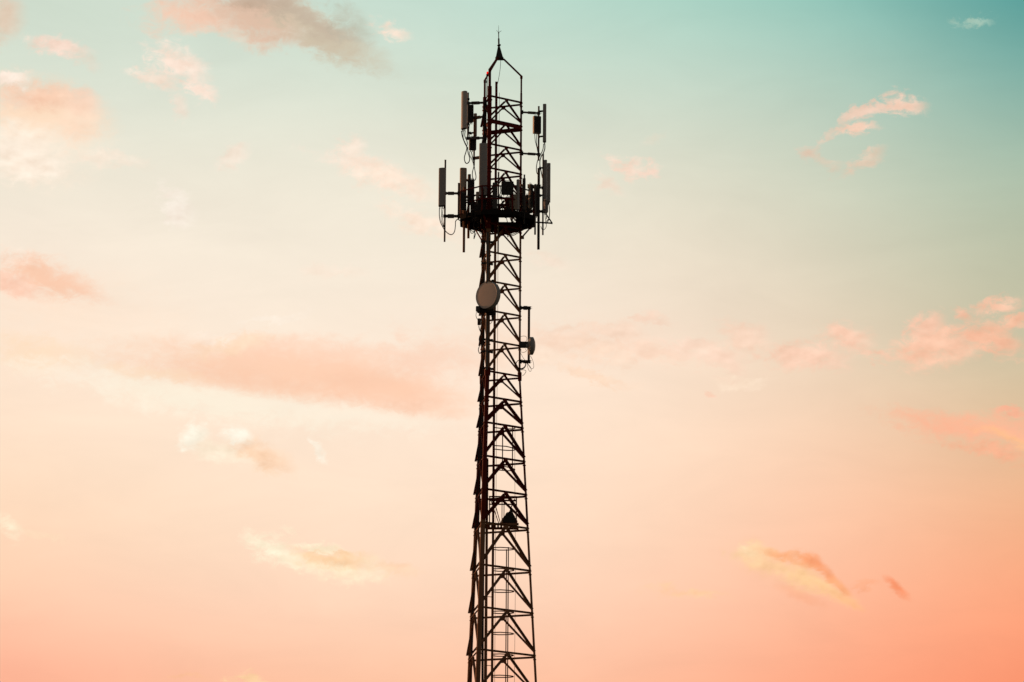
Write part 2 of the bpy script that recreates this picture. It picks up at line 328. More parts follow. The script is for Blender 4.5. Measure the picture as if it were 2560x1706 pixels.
# ------------------------------------------------------------------ mesh helpers
class MB:
    def __init__(s): s.bm = bmesh.new()
    def ring_loft(s, rings, cap=True, closed=True):
        vs = [[s.bm.verts.new(p) for p in r] for r in rings]
        for a, b in zip(vs, vs[1:]):
            n = len(a)
            for i in range(n if closed else n - 1):
                try: s.bm.faces.new((a[i], a[(i + 1) % n], b[(i + 1) % n], b[i]))
                except ValueError: pass
        if cap:
            for r in (vs[0][::-1], vs[-1]):
                try: s.bm.faces.new(r)
                except ValueError: pass
        return s
    def frame(s, d, up=None):
        d = d.normalized(); up = Vector(up) if up is not None else (Vector((0, 0, 1)) if abs(d.z) < .9 else Vector((1, 0, 0)))
        x = d.cross(up)
        if x.length < 1e-5: x = d.cross(Vector((0, 1, 0)))
        x.normalize(); y = x.cross(d).normalized(); return x, y
    def tube(s, p0, p1, r0, r1=None, n=10):
        r1 = r0 if r1 is None else r1; p0, p1 = Vector(p0), Vector(p1)
        x, y = s.frame(p1 - p0)
        c = [(math.cos(2 * math.pi * i / n), math.sin(2 * math.pi * i / n)) for i in range(n)]
        return s.ring_loft([[p0 + x * (a * r0) + y * (b * r0) for a, b in c], [p1 + x * (a * r1) + y * (b * r1) for a, b in c]])
    def path(s, pts, r, n=6, smooth=4):
        pts = [Vector(p) for p in pts]
        if smooth and len(pts) > 2:
            q = []
            for i in range(len(pts) - 1):
                a, b, c, d = pts[max(0, i - 1)], pts[i], pts[i + 1], pts[min(len(pts) - 1, i + 2)]
                for k in range(smooth):
                    t = k / smooth
                    q.append(0.5 * ((2 * b) + (c - a) * t + (2 * a - 5 * b + 4 * c - d) * t * t + (3 * b - a - 3 * c + d) * t ** 3))
            q.append(pts[-1]); pts = q
        rings = []; x = None
        for i, p in enumerate(pts):
            d = (pts[min(i + 1, len(pts) - 1)] - pts[max(i - 1, 0)]).normalized()
            if x is None: x, y = s.frame(d)
            else:
                x = (x - d * x.dot(d)).normalized(); y = x.cross(d)
            rings.append([p + x * (math.cos(2 * math.pi * j / n) * r) + y * (math.sin(2 * math.pi * j / n) * r) for j in range(n)])
        return s.ring_loft(rings)
    def prism(s, p0, p1, prof, up=None):
        """extrude a profile [(x, y)] from p0 to p1"""
        p0, p1 = Vector(p0), Vector(p1); x, y = s.frame(p1 - p0, up)
        return s.ring_loft([[p + x * a + y * b for a, b in prof] for p in (p0, p1)])
    def bar(s, p0, p1, w, h, up=None):
        return s.prism(p0, p1, [(-w / 2, -h / 2), (w / 2, -h / 2), (w / 2, h / 2), (-w / 2, h / 2)], up)
    def angle(s, p0, p1, w, t=0.010, up=None):
        return s.prism(p0, p1, [(-w / 2, -w / 2), (w / 2, -w / 2), (w / 2, -w / 2 + t), (-w / 2 + t, -w / 2 + t), (-w / 2 + t, w / 2), (-w / 2, w / 2)], up)
    def box(s, c, sx, sy, sz, yaw=0.0, bev=0.0):
        c = Vector(c); m = Matrix.Translation(c) @ Matrix.Rotation(yaw, 4, 'Z') @ Matrix.Diagonal((sx, sy, sz, 1))
        g = bmesh.ops.create_cube(s.bm, size=1, matrix=m)
        if bev:
            es = list({e for v in g['verts'] for e in v.link_edges}); bmesh.ops.bevel(s.bm, geom=es, offset=bev, segments=2, affect='EDGES')
        return s
    def lathe(s, o, d, prof, n=32):
        o, d = Vector(o), Vector(d).normalized(); x, y = s.frame(d)
        return s.ring_loft([[o + d * a + x * (math.cos(2 * math.pi * i / n) * r) + y * (math.sin(2 * math.pi * i / n) * r) for i in range(n)] for a, r in prof])
    def poly(s, pts, z0, z1):
        return s.ring_loft([[Vector((x, y, z0)) for x, y in pts], [Vector((x, y, z1)) for x, y in pts]])
    def build(s, name, m, parent=None, smooth=False):
        root = parent
        while root is not None and root.parent is not None: root = root.parent
        if root is not None: bmesh.ops.translate(s.bm, verts=s.bm.verts[:], vec=-Vector(root.location))
        bmesh.ops.recalc_face_normals(s.bm, faces=s.bm.faces[:])
        me = bpy.data.meshes.new(name); s.bm.to_mesh(me); s.bm.free()
        if smooth:
            me.polygons.foreach_set('use_smooth', [True] * len(me.polygons))
            if hasattr(me, 'set_sharp_from_angle'): me.set_sharp_from_angle(angle=R(40))
        me.materials.append(m); o = bpy.data.objects.new(name, me); COL.objects.link(o)
        if parent is not None: o.parent = parent
        return o
def thing(name, loc, label, cat, group=None):
    o = bpy.data.objects.new(name, None); COL.objects.link(o); o.location = loc; o.empty_display_size = .2
    o['label'] = label; o['category'] = cat
    if group: o['group'] = group
    return o

# ------------------------------------------------------------------ ground
g = MB(); g.poly([(-6000, -3000), (6000, -3000), (6000, 9000), (-6000, 9000)], -0.5, 0.0)
go = g.build('ground', GROUND); go['kind'] = 'structure'

# ------------------------------------------------------------------ tower geometry
AX = P(1241.9, 853).x                       # tower axis
RT = 0.88
PHI = {'A': R(7.5 - 120), 'B': R(7.5 + 120), 'C': R(7.5)}     # near left, far left, right leg
def zat(x, y, py):
    t = (853 - py) / FPX; w = Vector((x, y, 0)) - CAM
    return (t * w.dot(F_) - w.dot(U_)) / (U_.z - t * F_.z)
ZK = zat(AX + RT, DIST + .1, 942)
def rad(z): return RT if z >= ZK else RT + 0.0585 * (ZK - z)
def LP(k, z, extra=0.0):
    r = rad(z) + extra
    return Vector((AX + r * math.cos(PHI[k]), DIST + r * math.sin(PHI[k]), z))
def zc(py, k='C'):
    z = 30.0
    for _ in range(8):
        p = LP(k, z); z = zat(p.x, p.y, py)
    return z
NODES_Y = [258, 317, 377, 437, 505, 574, 645, 718, 791, 866, 942, 1006, 1071, 1155, 1238, 1322, 1428, 1534, 1640, 1748]
NZ = [zc(y) for y in NODES_Y]
ZTOP = zc(191)
bands = [zc(575, 'A'), zc(925, 'A'), zc(1308, 'A'), zc(1775, 'A')]

# banded paint: aviation red and white lengths of the tower, by height on the tower
t = TOWERM.node_tree
sz = t.nodes.new('ShaderNodeSeparateXYZ'); t.links.new(_co.outputs['Object'], sz.inputs[0])
ramp_ = t.nodes.new('ShaderNodeValToRGB'); ramp_.color_ramp.interpolation = 'CONSTANT'
dv = t.nodes.new('ShaderNodeMath'); dv.operation = 'DIVIDE'; t.links.new(sz.outputs[2], dv.inputs[0]); dv.inputs[1].default_value = 60
t.links.new(dv.outputs[0], ramp_.inputs[0])
RED, WHT = (0.17, 0.014, 0.010), (0.33, 0.165, 0.095)
cr = ramp_.color_ramp
st = [(0, WHT)] + [(6.0 / 60, RED), (11.8 / 60, WHT), (bands[3] / 60 - 0.0, RED), (bands[3] / 60, WHT), (bands[2] / 60, RED), (bands[1] / 60, WHT), (bands[0] / 60, RED)]
st = [(0, WHT), (5 / 60, RED), (10 / 60, WHT), (15 / 60, RED), (bands[3] / 60, WHT), (bands[2] / 60, RED), (bands[1] / 60, WHT), (bands[0] / 60, RED)]
while len(cr.elements) < len(st): cr.elements.new(0.5)
for e, (p, c) in zip(cr.elements, st): e.position = p
for e, (p, c) in zip(cr.elements, st): e.color = (*c, 1)
wn = t.nodes.new('ShaderNodeMix'); wn.data_type = 'RGBA'; wn.blend_type = 'MULTIPLY'; wn.inputs[0].default_value = 0.6
for l in list(t.links):
    if l.to_node == _b and l.to_socket.name == 'Base Color': t.links.remove(l)
_mx.inputs[6].default_value = (.55, .5, .45, 1); _mx.inputs[7].default_value = (1, 1, 1, 1)
t.links.new(ramp_.outputs[0], wn.inputs[6]); t.links.new(_mx.outputs[2], wn.inputs[7]); t.links.new(wn.outputs[2], _b.inputs['Base Color'])

T = thing('lattice_tower', (AX, DIST, 0), 'tall three-legged lattice tower in red and white bands with ladder and round platform', 'tower')
ZTHICK = zc(235)
for k in 'ABC':
    rr = {'A': (.052, .083), 'B': (.042, .072), 'C': (.034, .040)}[k]
    m = MB()
    m.tube(LP(k, ZTOP), LP(k, ZTHICK), rr[0], rr[0], 14)
    m.tube(LP(k, ZTHICK + .02), LP(k, ZK), rr[1], rr[1], 14)
    m.tube(LP(k, ZK), LP(k, 0), rr[1], rr[1] * 1.4, 14)
    for z in NZ:
        for dz in (-.16, -.02):
            m.tube(LP(k, z + dz), LP(k, z + dz + .035), rr[1] + .022, None, 12)
    m.tube(LP(k, ZK + .16), LP(k, ZK - .16), rr[1] + .04, rr[1] + .03, 12)
    m.build('tower_leg', TOWERM, T, True)
FACES = (('A', 'C', ''), ('B', 'C', ''), ('A', 'B', 'side'))
def facevec(a, b):
    n = (LP(a, 0, -rad(0) + 1) + LP(b, 0, -rad(0) + 1)) * .5 - Vector((AX, DIST, 0)); n.z = 0; return n.normalized()
low = MB()
zlow = NZ[-1]
LN = list(NZ)
while LN[-1] > 3: LN.append(LN[-1] - 2.0)
for i, z in enumerate(LN[:-1]):
    zn = LN[i + 1]; below = i >= len(NZ) - 1
    for a, b, side in FACES:
        n = facevec(a, b); dz = 0.0 if (a, b) == ('A', 'C') else -0.05
        pa, pb = LP(a, z + dz) + n * .05, LP(b, z + dz) + n * .05
        mid = (pa + pb) * .5
        hw = .060 if z > ZK else .068
        dw = (.062 if z > ZK else (.092 if i < 16 else .078))
        m = low if below else MB()
        m.angle(pa, pb, hw, .011, n)
        if i == 1: m.bar(pa + Vector((0, 0, -.07)), pb + Vector((0, 0, -.07)), .03, .12)
        if not below: m.build('horizontal_brace', TOWERM, T)
        hd = (pb - pa).normalized()
        m = low if below else MB()
        g0, g1 = mid + n * .012, mid + n * .024
        gs = 1.1 if z > ZK else 1.35
        prof = [(x * gs, y * gs) for x, y in ((-.065, .0), (.065, .0), (.075, -.05), (.055, -.11), (-.055, -.11), (-.075, -.05))]
        m.ring_loft([[q + hd * x + Vector((0, 0, zz)) for x, zz in prof] for q in (g0, g1)])
        if not below: m.build('gusset_plate', TOWERM, T)
        for leg, s_, out_ in ((a, -1, .03), (b, 1, .03)):
            top = mid + hd * (s_ * .045) + Vector((0, 0, -.09)) - n * .01
            ex = .03
            if side and leg == 'B': ex = .13
            bot = LP(leg, zn + .15) + n * ex
            m = low if below else MB()
            if side: m.angle(top + n * .02, bot, .085 if leg == 'B' else .095, .014, n)
            else: m.angle(top, bot, dw, .011, n)
            if not below: m.build('side_brace' if side else 'diagonal_brace', TOWERM, T)
low.build('lower_bracing', TOWERM, T)

# crown: three bent tubes carry the apex
ZA = zat(AX, DIST, 148)
APX = P(1248.5, 148).x
for k in 'ABC':
    p = LP(k, ZTOP); c = Vector((APX, DIST, ZA))
    dirv = (Vector((p.x, p.y, ZA)) - c).normalized()
    q = c + dirv * .17
    m = MB(); rr = .044 if k == 'A' else .036
    m.path([p - Vector((0, 0, .12)), p, q, q - dirv * .15 + Vector((0, 0, .02))], rr, 10, 0)
    m.tube(p - Vector((0, 0, .1)), p + Vector((0, 0, .01)), rr + .014, None, 12)
    m.build('crown_arm', TOWERM, T, True)
# ladder with its safety cage
LX = -0.085
lad = MB()
ztl, zbl = zat(AX + LX, DIST, 216), 2.0
def ladp(z, dy): return Vector((AX + LX, DIST + dy, z))
for dy in (-.2, .2): lad.bar(ladp(zbl, dy), ladp(ztl + (.12 if dy < 0 else 0), dy), .05, .092)
z = zbl + .2
while z < ztl: lad.tube(ladp(z, -.2), ladp(z, .2), .013, None, 6); z += .3
LAD = lad.build('ladder', TOWERM, T)
def hoop(py, ang, rx=.80, ry=.32, name='cage_hoop'):
    z = zat(AX + LX + .4, DIST, py)
    pts = []
    for i in range(15):
        a = -math.pi / 2 + math.pi * i / 14
        x, y = rx * max(0, math.cos(a)) ** .8, ry * math.sin(a)
        ca, sa = math.cos(ang), math.sin(ang)
        if i in (0, 14): ca, sa, x, y = 1, 0, 0, (-.2, .2)[i > 0]
        pts.append(Vector((AX + LX + x * ca - y * sa, DIST + x * sa * 1.0 + y * ca, z)))
    m = MB(); m.path(pts, .021, 6, 0); m.build(name, TOWERM, LAD, True); return pts
hs = []
for py, an in ((1063, 42), (1117, 42), (1168, 42), (1372, 8), (1425, 8), (1478, 8), (1531, 8), (1584, 8), (1638, 8), (1691, 8), (1742, 8)):
    hs.append(hoop(py, R(an), 1.02 if an > 10 else .80, .36 if an > 10 else .32))
for grp in (hs[:3], hs[3:]):
    for ix in (3, 11):
        m = MB(); m.path([h[ix] + Vector((0, 0, .03 if j == 0 else 0)) for j, h in enumerate(grp)], .023, 6, 0); m.build('cage_strip', TOWERM, LAD, True)

# small rest platform inside the tower
zf = zat(AX, DIST, 1316); zr = zat(AX, DIST, 1247)
def tl(px, dy, z):                          # a point at photo column px on a level z
    return Vector((P(px, 1280, dy).x, DIST + dy, z))
m = MB()
for x0 in [1216 + 7.6 * i for i in range(11)]:
    m.bar(tl(x0 - 1, -.45, zf), tl(x0 - 1, .45, zf), .07, .03)
for dy in (-.46, .46): m.bar(tl(1214, dy, zf), tl(1297, dy, zf), .05, .09)
m.build('rest_platform', TOWERM, T)
m = MB()
for dz in (0, -.28 if False else -.14):
    for dy in (-.42, .42): m.bar(tl(1222, dy, zr + dz), tl(1291, dy, zr + dz), .045, .045)
m.bar(tl(1291, -.42, zr), tl(1291, .42, zr), .045, .045)
for x0, dy in ((1291, -.42), (1291, .42), (1224, -.42), (1224, .42)): m.bar(tl(x0, dy, zf), tl(x0, dy, zr), .045, .045)
for dy in (-.42,): 
    m.bar(tl(1226, dy, zr - .1), tl(1248, dy, zf), .03, .03); m.bar(tl(1235, dy + .3, zr - .1), tl(1253, dy + .3, zf), .03, .03)
for x0 in (1255, 1260): m.tube(tl(x0, .42, zf), tl(x0, .42, zr), .016)
m.build('guard_rail', TOWERM, T)

# main platform
ZP = zat(AX, DIST, 552); RP = 1.5; PX = P(1243, 552).x
octa = [(PX + RP * math.cos(R(22.5 + 45 * i)), DIST + RP * math.sin(R(22.5 + 45 * i))) for i in range(8)]
def clip(poly, a, b, c):                    # keep a x + b y <= c
    o = []
    for i, p in enumerate(poly):
        q = poly[(i + 1) % len(poly)]; dp, dq = a * p[0] + b * p[1] - c, a * q[0] + b * q[1] - c
        if dp <= 0: o.append(p)
        if dp * dq < 0:
            tt = dp / (dp - dq); o.append((p[0] + (q[0] - p[0]) * tt, p[1] + (q[1] - p[1]) * tt))
    return o
hx0, hx1, hy0, hy1 = P(1246, 552).x, P(1290, 552).x, DIST - .45, DIST + .40
m = MB()
pc = [clip(octa, 1, 0, hx0), clip(octa, -1, 0, -hx1)]
midp = clip(clip(octa, -1, 0, -hx0), 1, 0, hx1)
pc += [clip(midp, 0, 1, hy0), clip(midp, 0, -1, -hy1)]
for pl in pc: m.poly(pl, ZP, ZP + .05)
m.build('platform_deck', BLACK, T)
m = MB()
for i in range(8):
    a, b = octa[i], octa[(i + 1) % 8]
    m.bar((a[0], a[1], ZP - .02), (b[0], b[1], ZP - .02), .06, .18)
for i in range(4):
    a, b = octa[i], octa[i + 4]
    ca = Vector((PX, DIST, ZP - .05)); A_, B_ = Vector((*a, ZP - .05)), Vector((*b, ZP - .05))
    m.bar(A_, ca + (A_ - ca) * .55, .05, .10); m.bar(B_, ca + (B_ - ca) * .55, .05, .10)
m.build('platform_frame', BLACK, T)
for h_ in (1.0, .5):
    m = MB()
    for i in range(8):
        a, b = octa[i], octa[(i + 1) % 8]
        m.tube((a[0], a[1], ZP + h_), (b[0], b[1], ZP + h_), .03, None, 8)
    m.build('handrail', TOWERM, T, True)
for i in range(8):
    a = octa[i]; m = MB(); m.tube((a[0], a[1], ZP), (a[0], a[1], ZP + 1.0), .03, None, 8); m.build('rail_post', TOWERM, T, True)
for k, dx in (('A', .9), ('B', .9), ('C', .95)):
    zb = ZP - .62; p0 = LP(k, zb); d = (p0 - Vector((AX, DIST, zb))).normalized()
    p1 = Vector((AX, DIST, ZP - .08)) + d * 1.38
    m = MB(); m.angle(p0 + d * .06, p1, .06, .012); m.box(p0 + d * .08, .12, .10, .12); m.build('knee_brace', TOWERM, T)
# cable coils hung below the deck, swinging between the beams
for a0, a1, rr_, s_ in ((1230, 1318, .5, .2), (1196, 1232, .3, .25)):
    p0, p1 = P(a0, 574, .6), P(a1, 566, .6)
    m = MB()
    for j in range(5):
        mid = (p0 + p1) * .5 + Vector((.05 * j - .1, .05 * j, -.14 - .03 * j))
        m.path([p0 + Vector((0, .05 * j, 0)), p0.lerp(mid, .6) + Vector((0, 0, -.03)), mid, p1.lerp(mid, .5) + Vector((0, 0, -.04)), p1 + Vector((0, .05 * j, 0))], .016, 6, 5)
    m.build('cable_slack', CABLE, T, True)

# untidy cable loops tied along the rails and under the deck edge
rnd = random.Random(5)
for i in range(26):
    px = rnd.uniform(1152, 1334); near = rnd.random() < .6
    ddep = (-1.35 if near else .9) * math.sqrt(max(.1, 1 - ((px - 1243) / 104) ** 2))
    y0 = (rnd.uniform(466, 500) if near else rnd.uniform(512, 545)); ln_ = rnd.uniform(25, 60); sw = rnd.uniform(-9, 9)
    pts = [P(px, y0, ddep), P(px + sw * .3 + 2, y0 + ln_ * .4, ddep), P(px + sw * .8, y0 + ln_ * .8, ddep - .05), P(px + sw, y0 + ln_ * .95, ddep), P(px + sw + rnd.uniform(3, 8), y0 + ln_ * .7, ddep + .05)]
    m = MB(); m.path(pts, rnd.uniform(.012, .020), 6, 4); m.build('cable_slack', CABLE, T, True)
for i in range(9):
    px = rnd.uniform(1165, 1215) if i < 4 else rnd.uniform(1255, 1325); dp_ = rnd.uniform(-.4, .7)
    y0 = 552 + (18 + dp_ * 10); w_ = rnd.uniform(8, 24)
    m = MB(); m.path([P(px, y0 - 6, dp_), P(px + w_ * .25, y0 + rnd.uniform(4, 11), dp_), P(px + w_ * .7, y0 + rnd.uniform(3, 9), dp_), P(px + w_, y0 - 6, dp_)], .016, 6, 5); m.build('cable_slack', CABLE, T, True)

# ------------------------------------------------------------------ lightning rod
def lightning():
    o = thing('lightning_rod', Vector((APX, DIST, ZA)), 'slim pointed lightning rod with three prongs at the very top of the tower', 'lightning rod')
    b = P(1248.5, 146); tp = P(1247.2, 116)
    m = MB(); m.ring_loft([[b + Vector((x * .14, y * .14, 0)) for x, y in ((1, 1), (-1, 1), (-1, -1), (1, -1))], [tp + Vector((x * .035, y * .035, 0)) for x, y in ((1, 1), (-1, 1), (-1, -1), (1, -1))]])
    m.box(b + Vector((0, 0, -.02)), .32, .32, .045); m.build('base_cone', DARK, o)
    m = MB(); m.tube(P(1247.2, 118), P(1246.8, 97), .034); m.tube(P(1247.2, 115), P(1247.2, 113.5), .07); m.box(P(1250, 112.5), .06, .05, .04); m.build('mast_pipe', DARK, o, True)
    m = MB(); m.tube(P(1246.8, 98), P(1246.6, 84), .018); m.tube(P(1246.6, 84), P(1246.6, 81), .024); m.build('rod', DARK, o, True)
    for q in ((1246.6, 64), (1241, 76), (1254, 77)):
        m = MB(); m.tube(P(1246.6, 82), P(*q), .0095, .005, 6); m.build('prong', STEEL, o, True)
lightning()

# grounding wires
def wire(name, pts, r, label, cat, m=WIRE, grp=None, smooth=5):
    b = MB(); b.path(pts, r, 6, smooth); o = b.build(name, m, None, True); o['label'] = label; o['category'] = cat
    if grp: o['group'] = grp
    return o
wire('grounding_wire', [P(1252, 148), P(1250.5, 172), P(1247, 195), P(1242.5, 216)], .010, 'thin slack wire curving from the spire base down to the ladder head', 'wire', STEEL)
wire('grounding_wire', [P(1248.6, 232), P(1248, 300), P(1247, 430), P(1245, 640), P(1244, 850), P(1241, 1130), P(1238, 1500), P(1236.5, 1745)], .0085, 'hair-thin straight wire running down just right of the ladder', 'wire')
wire('grounding_wire', [P(1287.5, 1078, .3), P(1287, 1180, .3), P(1288.5, 1400, .3), P(1287.5, 1560, .3), P(1285.5, 1745, .3)], .0075, 'hair-thin wire hanging along the right rim of the ladder cage', 'wire')

# ------------------------------------------------------------------ equipment builders
def yawdir(yaw): return Vector((math.sin(yaw), -math.cos(yaw), 0))
def panel(px0, px1, py0, py1, dep, yaw, label, t=.11, m=RADOME, cables=(), brk=.16, nconn=4):
    c = P((px0 + px1) / 2, (py0 + py1) / 2, dep); k = K(c)
    y_ = R(yaw); wv = (px1 - px0) / k; hgt = (py1 - py0) / k / math.cos(PITCH) * 1.0
    w = max(.10, (wv - t * abs(math.sin(y_))) / max(.35, abs(math.cos(y_))))
    base = c - Vector((0, 0, hgt / 2))
    o = thing('panel_antenna', base, label, 'antenna', 'sector panel antennas on the tower')
    f, sx = yawdir(y_), Vector((math.cos(y_), math.sin(y_), 0))
    prof = [(-w / 2, -t / 2), (w / 2, -t / 2), (w / 2, t * .12), (w * .44, t * .3), (w * .3, t * .42), (w * .12, t * .49), (-w * .12, t * .49), (-w * .3, t * .42), (-w * .44, t * .3), (-w / 2, t * .12)]
    def ring(z, s): return [base + sx * (a * s) + f * (b * s) + Vector((0, 0, z)) for a, b in prof]
    b = MB(); b.ring_loft([ring(.035, 1), ring(hgt - .03, 1), ring(hgt - .006, .97), ring(hgt, .9)]); b.build('radome', m, o, True)
    b = MB(); b.ring_loft([ring(0, .95), ring(.034, 1.03)]); b.build('end_cap', DARK, o)
    for j in range(nconn):
        q = base + sx * (w * (-.33 + .66 * j / max(1, nconn - 1)))
        b = MB(); b.tube(q, q - Vector((0, 0, .09)), .014, None, 8); b.build('connector', DARK, o, True)
    for zz in (.16, .82):
        q = base + Vector((0, 0, hgt * zz)) - f * (t / 2)
        b = MB(); b.bar(q + f * .01, q - f * brk, .07, .05); b.box(q - f * brk, .12, .05, .09, y_); b.build('bracket', DARK, o)
    for pts, r in cables:
        b = MB(); b.path([P(*(p if len(p) > 2 else (*p, dep))) for p in pts], r, 6, 5); b.build('jumper_cable', CABLE, o, True)
    return o
def radio(px0, px1, py0, py1, dep, yaw, label, t=.16, m=RADIO, cables=(), side=None, nconn=3):
    c = P((px0 + px1) / 2, (py0 + py1) / 2, dep); k = K(c); y_ = R(yaw)
    wv = (px1 - px0) / k; hgt = (py1 - py0) / k / math.cos(PITCH)
    w = max(.08, (wv - t * abs(math.sin(y_))) / max(.35, abs(math.cos(y_))))
    base = c - Vector((0, 0, hgt / 2)); f, sx = yawdir(y_), Vector((math.cos(y_), math.sin(y_), 0))
    o = thing('radio_unit', base, label, 'radio unit', 'radio units clamped round the tower')
    b = MB(); b.box(c, w, t, hgt, y_, .012); b.build('housing', m, o)
    b = MB()
    nf = max(4, int(w / .035))
    for j in range(nf):
        q = c + sx * (w * (-.42 + .84 * j / (nf - 1))) + f * (t / 2 + .015)
        b.box(q, .008, .034, hgt * .86, y_)
    b.box(c + f * (t / 2 + .004), w * .97, .007, hgt * .96, y_)
    b.build('cooling_fins', m if side is None else side, o)
    b = MB(); q = c + Vector((0, 0, hgt / 2)); b.path([q - sx * w * .3, q - sx * w * .28 + Vector((0, 0, .05)), q + sx * w * .28 + Vector((0, 0, .05)), q + sx * w * .3], .010, 6, 0); b.build('carry_handle', DARK, o)
    for j in range(nconn):
        q = base + sx * (w * (-.3 + .6 * j / max(1, nconn - 1)))
        b = MB(); b.tube(q + Vector((0, 0, .01)), q - Vector((0, 0, .07)), .014, None, 8); b.build('connector', DARK, o, True)
    for pts, r in cables:
        b = MB(); b.path([P(*(p if len(p) > 2 else (*p, dep))) for p in pts], r, 6, 5); b.build('jumper_cable', CABLE, o, True)
    return o
def mount(px, py0, py1, dep, r, label, arms=(), m=STEEL):
    """vertical mounting pipe; arms: (px, py, dep) start -> pipe, drawn as real box arms with a clamp"""
    top = P(px, py0, dep); bx = Vector((top.x, top.y, zat(top.x, top.y, py1)))
    o = thing('antenna_mount', bx, label, 'mounting pole', 'mounting poles for the antennas')
    b = MB(); b.tube(bx, top, r, None, 12); b.tube(top, top + Vector((0, 0, .012)), r + .006, None, 12); b.build('pipe', m, o, True)
    for ax, ay, ad, w in arms:
        p0 = P(ax, ay, ad)
        p1 = Vector((top.x, top.y, p0.z))
        b = MB(); b.bar(p0, p1, w, w); b.bar(p0.lerp(p1, .35), p0.lerp(p1, .8) , w * 1.45, w * 1.45); b.build('arm', m, o)
        b = MB(); b.box(p1, r * 2 + .05, r * 2 + .05, .10); 
        for s_ in (-.03, .03):
            b.tube(p1 + Vector((-.12, -r - .02, s_)), p1 + Vector((.12, -r - .02, s_)), .007, None, 6)
        b.build('clamp', DARK, o)
        b = MB(); b.box(p0, .10, .14, .13); b.build('clamp', DARK, o)
    return o

# --- upper tier, left
mount(1170.5, 233, 350, -.35, .032, 'upper left mounting pole right behind the tall pale panel', ((1214, 257, -.45, .07), (1214, 345, -.45, .07)))
panel(1151, 1168, 228, 324, -.50, -44, 'tall light grey panel with sunlit rounded front at the upper left', t=.13, cables=(
    (((1153.5, 328), (1156, 342), (1162, 358), (1167, 369), (1165, 380), (1161, 394), (1163, 406), (1168, 409), (1173, 404), (1174, 395), (1170, 381), (1169, 368)), .020),
    (((1158, 328), (1158, 345), (1163, 358), (1168, 366)), .018), (((1163, 328), (1162, 340), (1167, 352), (1169, 362)), .018)))
radio(1169, 1184, 263, 307, -.25, 20, 'black finned radio box directly behind the upper left pale panel', cables=((((1174, 310), (1172, 330), (1176, 350), (1180, 372)), .016),))
panel(1184, 1193.5, 284, 341, .05, 62, 'short brown panel beside the black radio box at upper left', m=PALE, nconn=2, cables=((((1187, 345), (1184, 360), (1182, 375)), .016),))
radio(1172, 1191, 344, 376, -.15, 10, 'dark radio box hanging lowest in the upper left cluster', m=RADIO, cables=(
    (((1173, 379), (1175, 390), (1180, 400), (1184, 412)), .014), (((1178, 379), (1181, 392), (1185, 412), (1181, 432), (1182, 445), (1187, 451), (1190, 443), (1187, 425), (1185, 412)), .018)))
mount(1186, 296, 414, .0, .034, 'short dark pole with red arms between upper left radios and tower leg', ((1209, 292, -.2, .07), (1207, 393, -.2, .07)), m=TOWERM)
# --- centre panel in front of the near leg
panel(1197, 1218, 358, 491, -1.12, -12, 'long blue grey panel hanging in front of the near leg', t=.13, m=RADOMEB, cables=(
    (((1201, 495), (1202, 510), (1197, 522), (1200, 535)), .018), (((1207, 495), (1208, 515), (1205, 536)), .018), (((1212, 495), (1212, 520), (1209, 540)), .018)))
radio(1194, 1214, 494, 530, -1.02, -10, 'black radio box straight under the long blue grey panel')
# --- upper tier, right
mount(1347, 267, 402, .25, .034, 'upper right mounting pole carrying the orange-edged radio', ((1305, 281, .12, .06), (1305, 384, .12, .06)))
radio(1331.5, 1353, 291, 335, .10, 20, 'black radio with bright orange left edge on upper right pole', t=.15, m=PALE, side=RADIO, cables=(
    (((1337, 338), (1338, 352), (1342, 368), (1344, 380)), .014), (((1342, 338), (1341, 355), (1344, 372), (1345, 384)), .014), (((1348, 338), (1345, 350), (1346, 370)), .012)))
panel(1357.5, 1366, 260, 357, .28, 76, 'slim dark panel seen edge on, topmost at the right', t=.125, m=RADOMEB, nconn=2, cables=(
    (((1362, 360), (1362, 372), (1358, 384), (1353, 392), (1350, 402), (1350, 415), (1353, 430), (1356, 445)), .022), (((1359, 360), (1357, 375), (1350, 390), (1344, 402), (1341, 420), (1342, 432), (1346, 438)), .018)))
# sunlit side plate of the right radio
# --- platform tier, far left
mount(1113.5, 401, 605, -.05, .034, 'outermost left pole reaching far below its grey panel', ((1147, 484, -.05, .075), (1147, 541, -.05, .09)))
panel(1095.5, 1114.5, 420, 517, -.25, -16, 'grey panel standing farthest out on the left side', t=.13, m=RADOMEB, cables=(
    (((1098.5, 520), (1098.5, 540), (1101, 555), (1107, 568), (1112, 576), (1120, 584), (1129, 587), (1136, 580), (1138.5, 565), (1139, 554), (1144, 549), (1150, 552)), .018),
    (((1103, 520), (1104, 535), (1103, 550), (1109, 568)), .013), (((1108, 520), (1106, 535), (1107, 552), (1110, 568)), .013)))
mount(1147, 459, 548, -.05, .036, 'short pole at the left corner of the platform railing')
panel(1149, 1167.5, 420, 538, -.10, 16, 'brown panel with sunlit left edge rising over the left railing', t=.14, m=PALE)
mount(1161, 470, 631, -.35, .048, 'thick red pole hanging lowest under the left of the platform', m=TOWERM)
mount(1172, 470, 596, .10, .046, 'shorter pole ending beside the thick red one under the left deck', m=TOWERM)
radio(1168, 1186, 449, 513, -.20, 25, 'tall dark radio box beside the brown panel at left railing', cables=((((1171, 516), (1173, 530), (1176, 540)), .014),))
radio(1152, 1166, 482, 525, -.75, 0, 'small black radio clamped low in front of the brown panel')
panel(1191, 1198, 480, 522, -.6, 55, 'narrow brown panel peeking out left of the near leg', m=PALE, nconn=2)
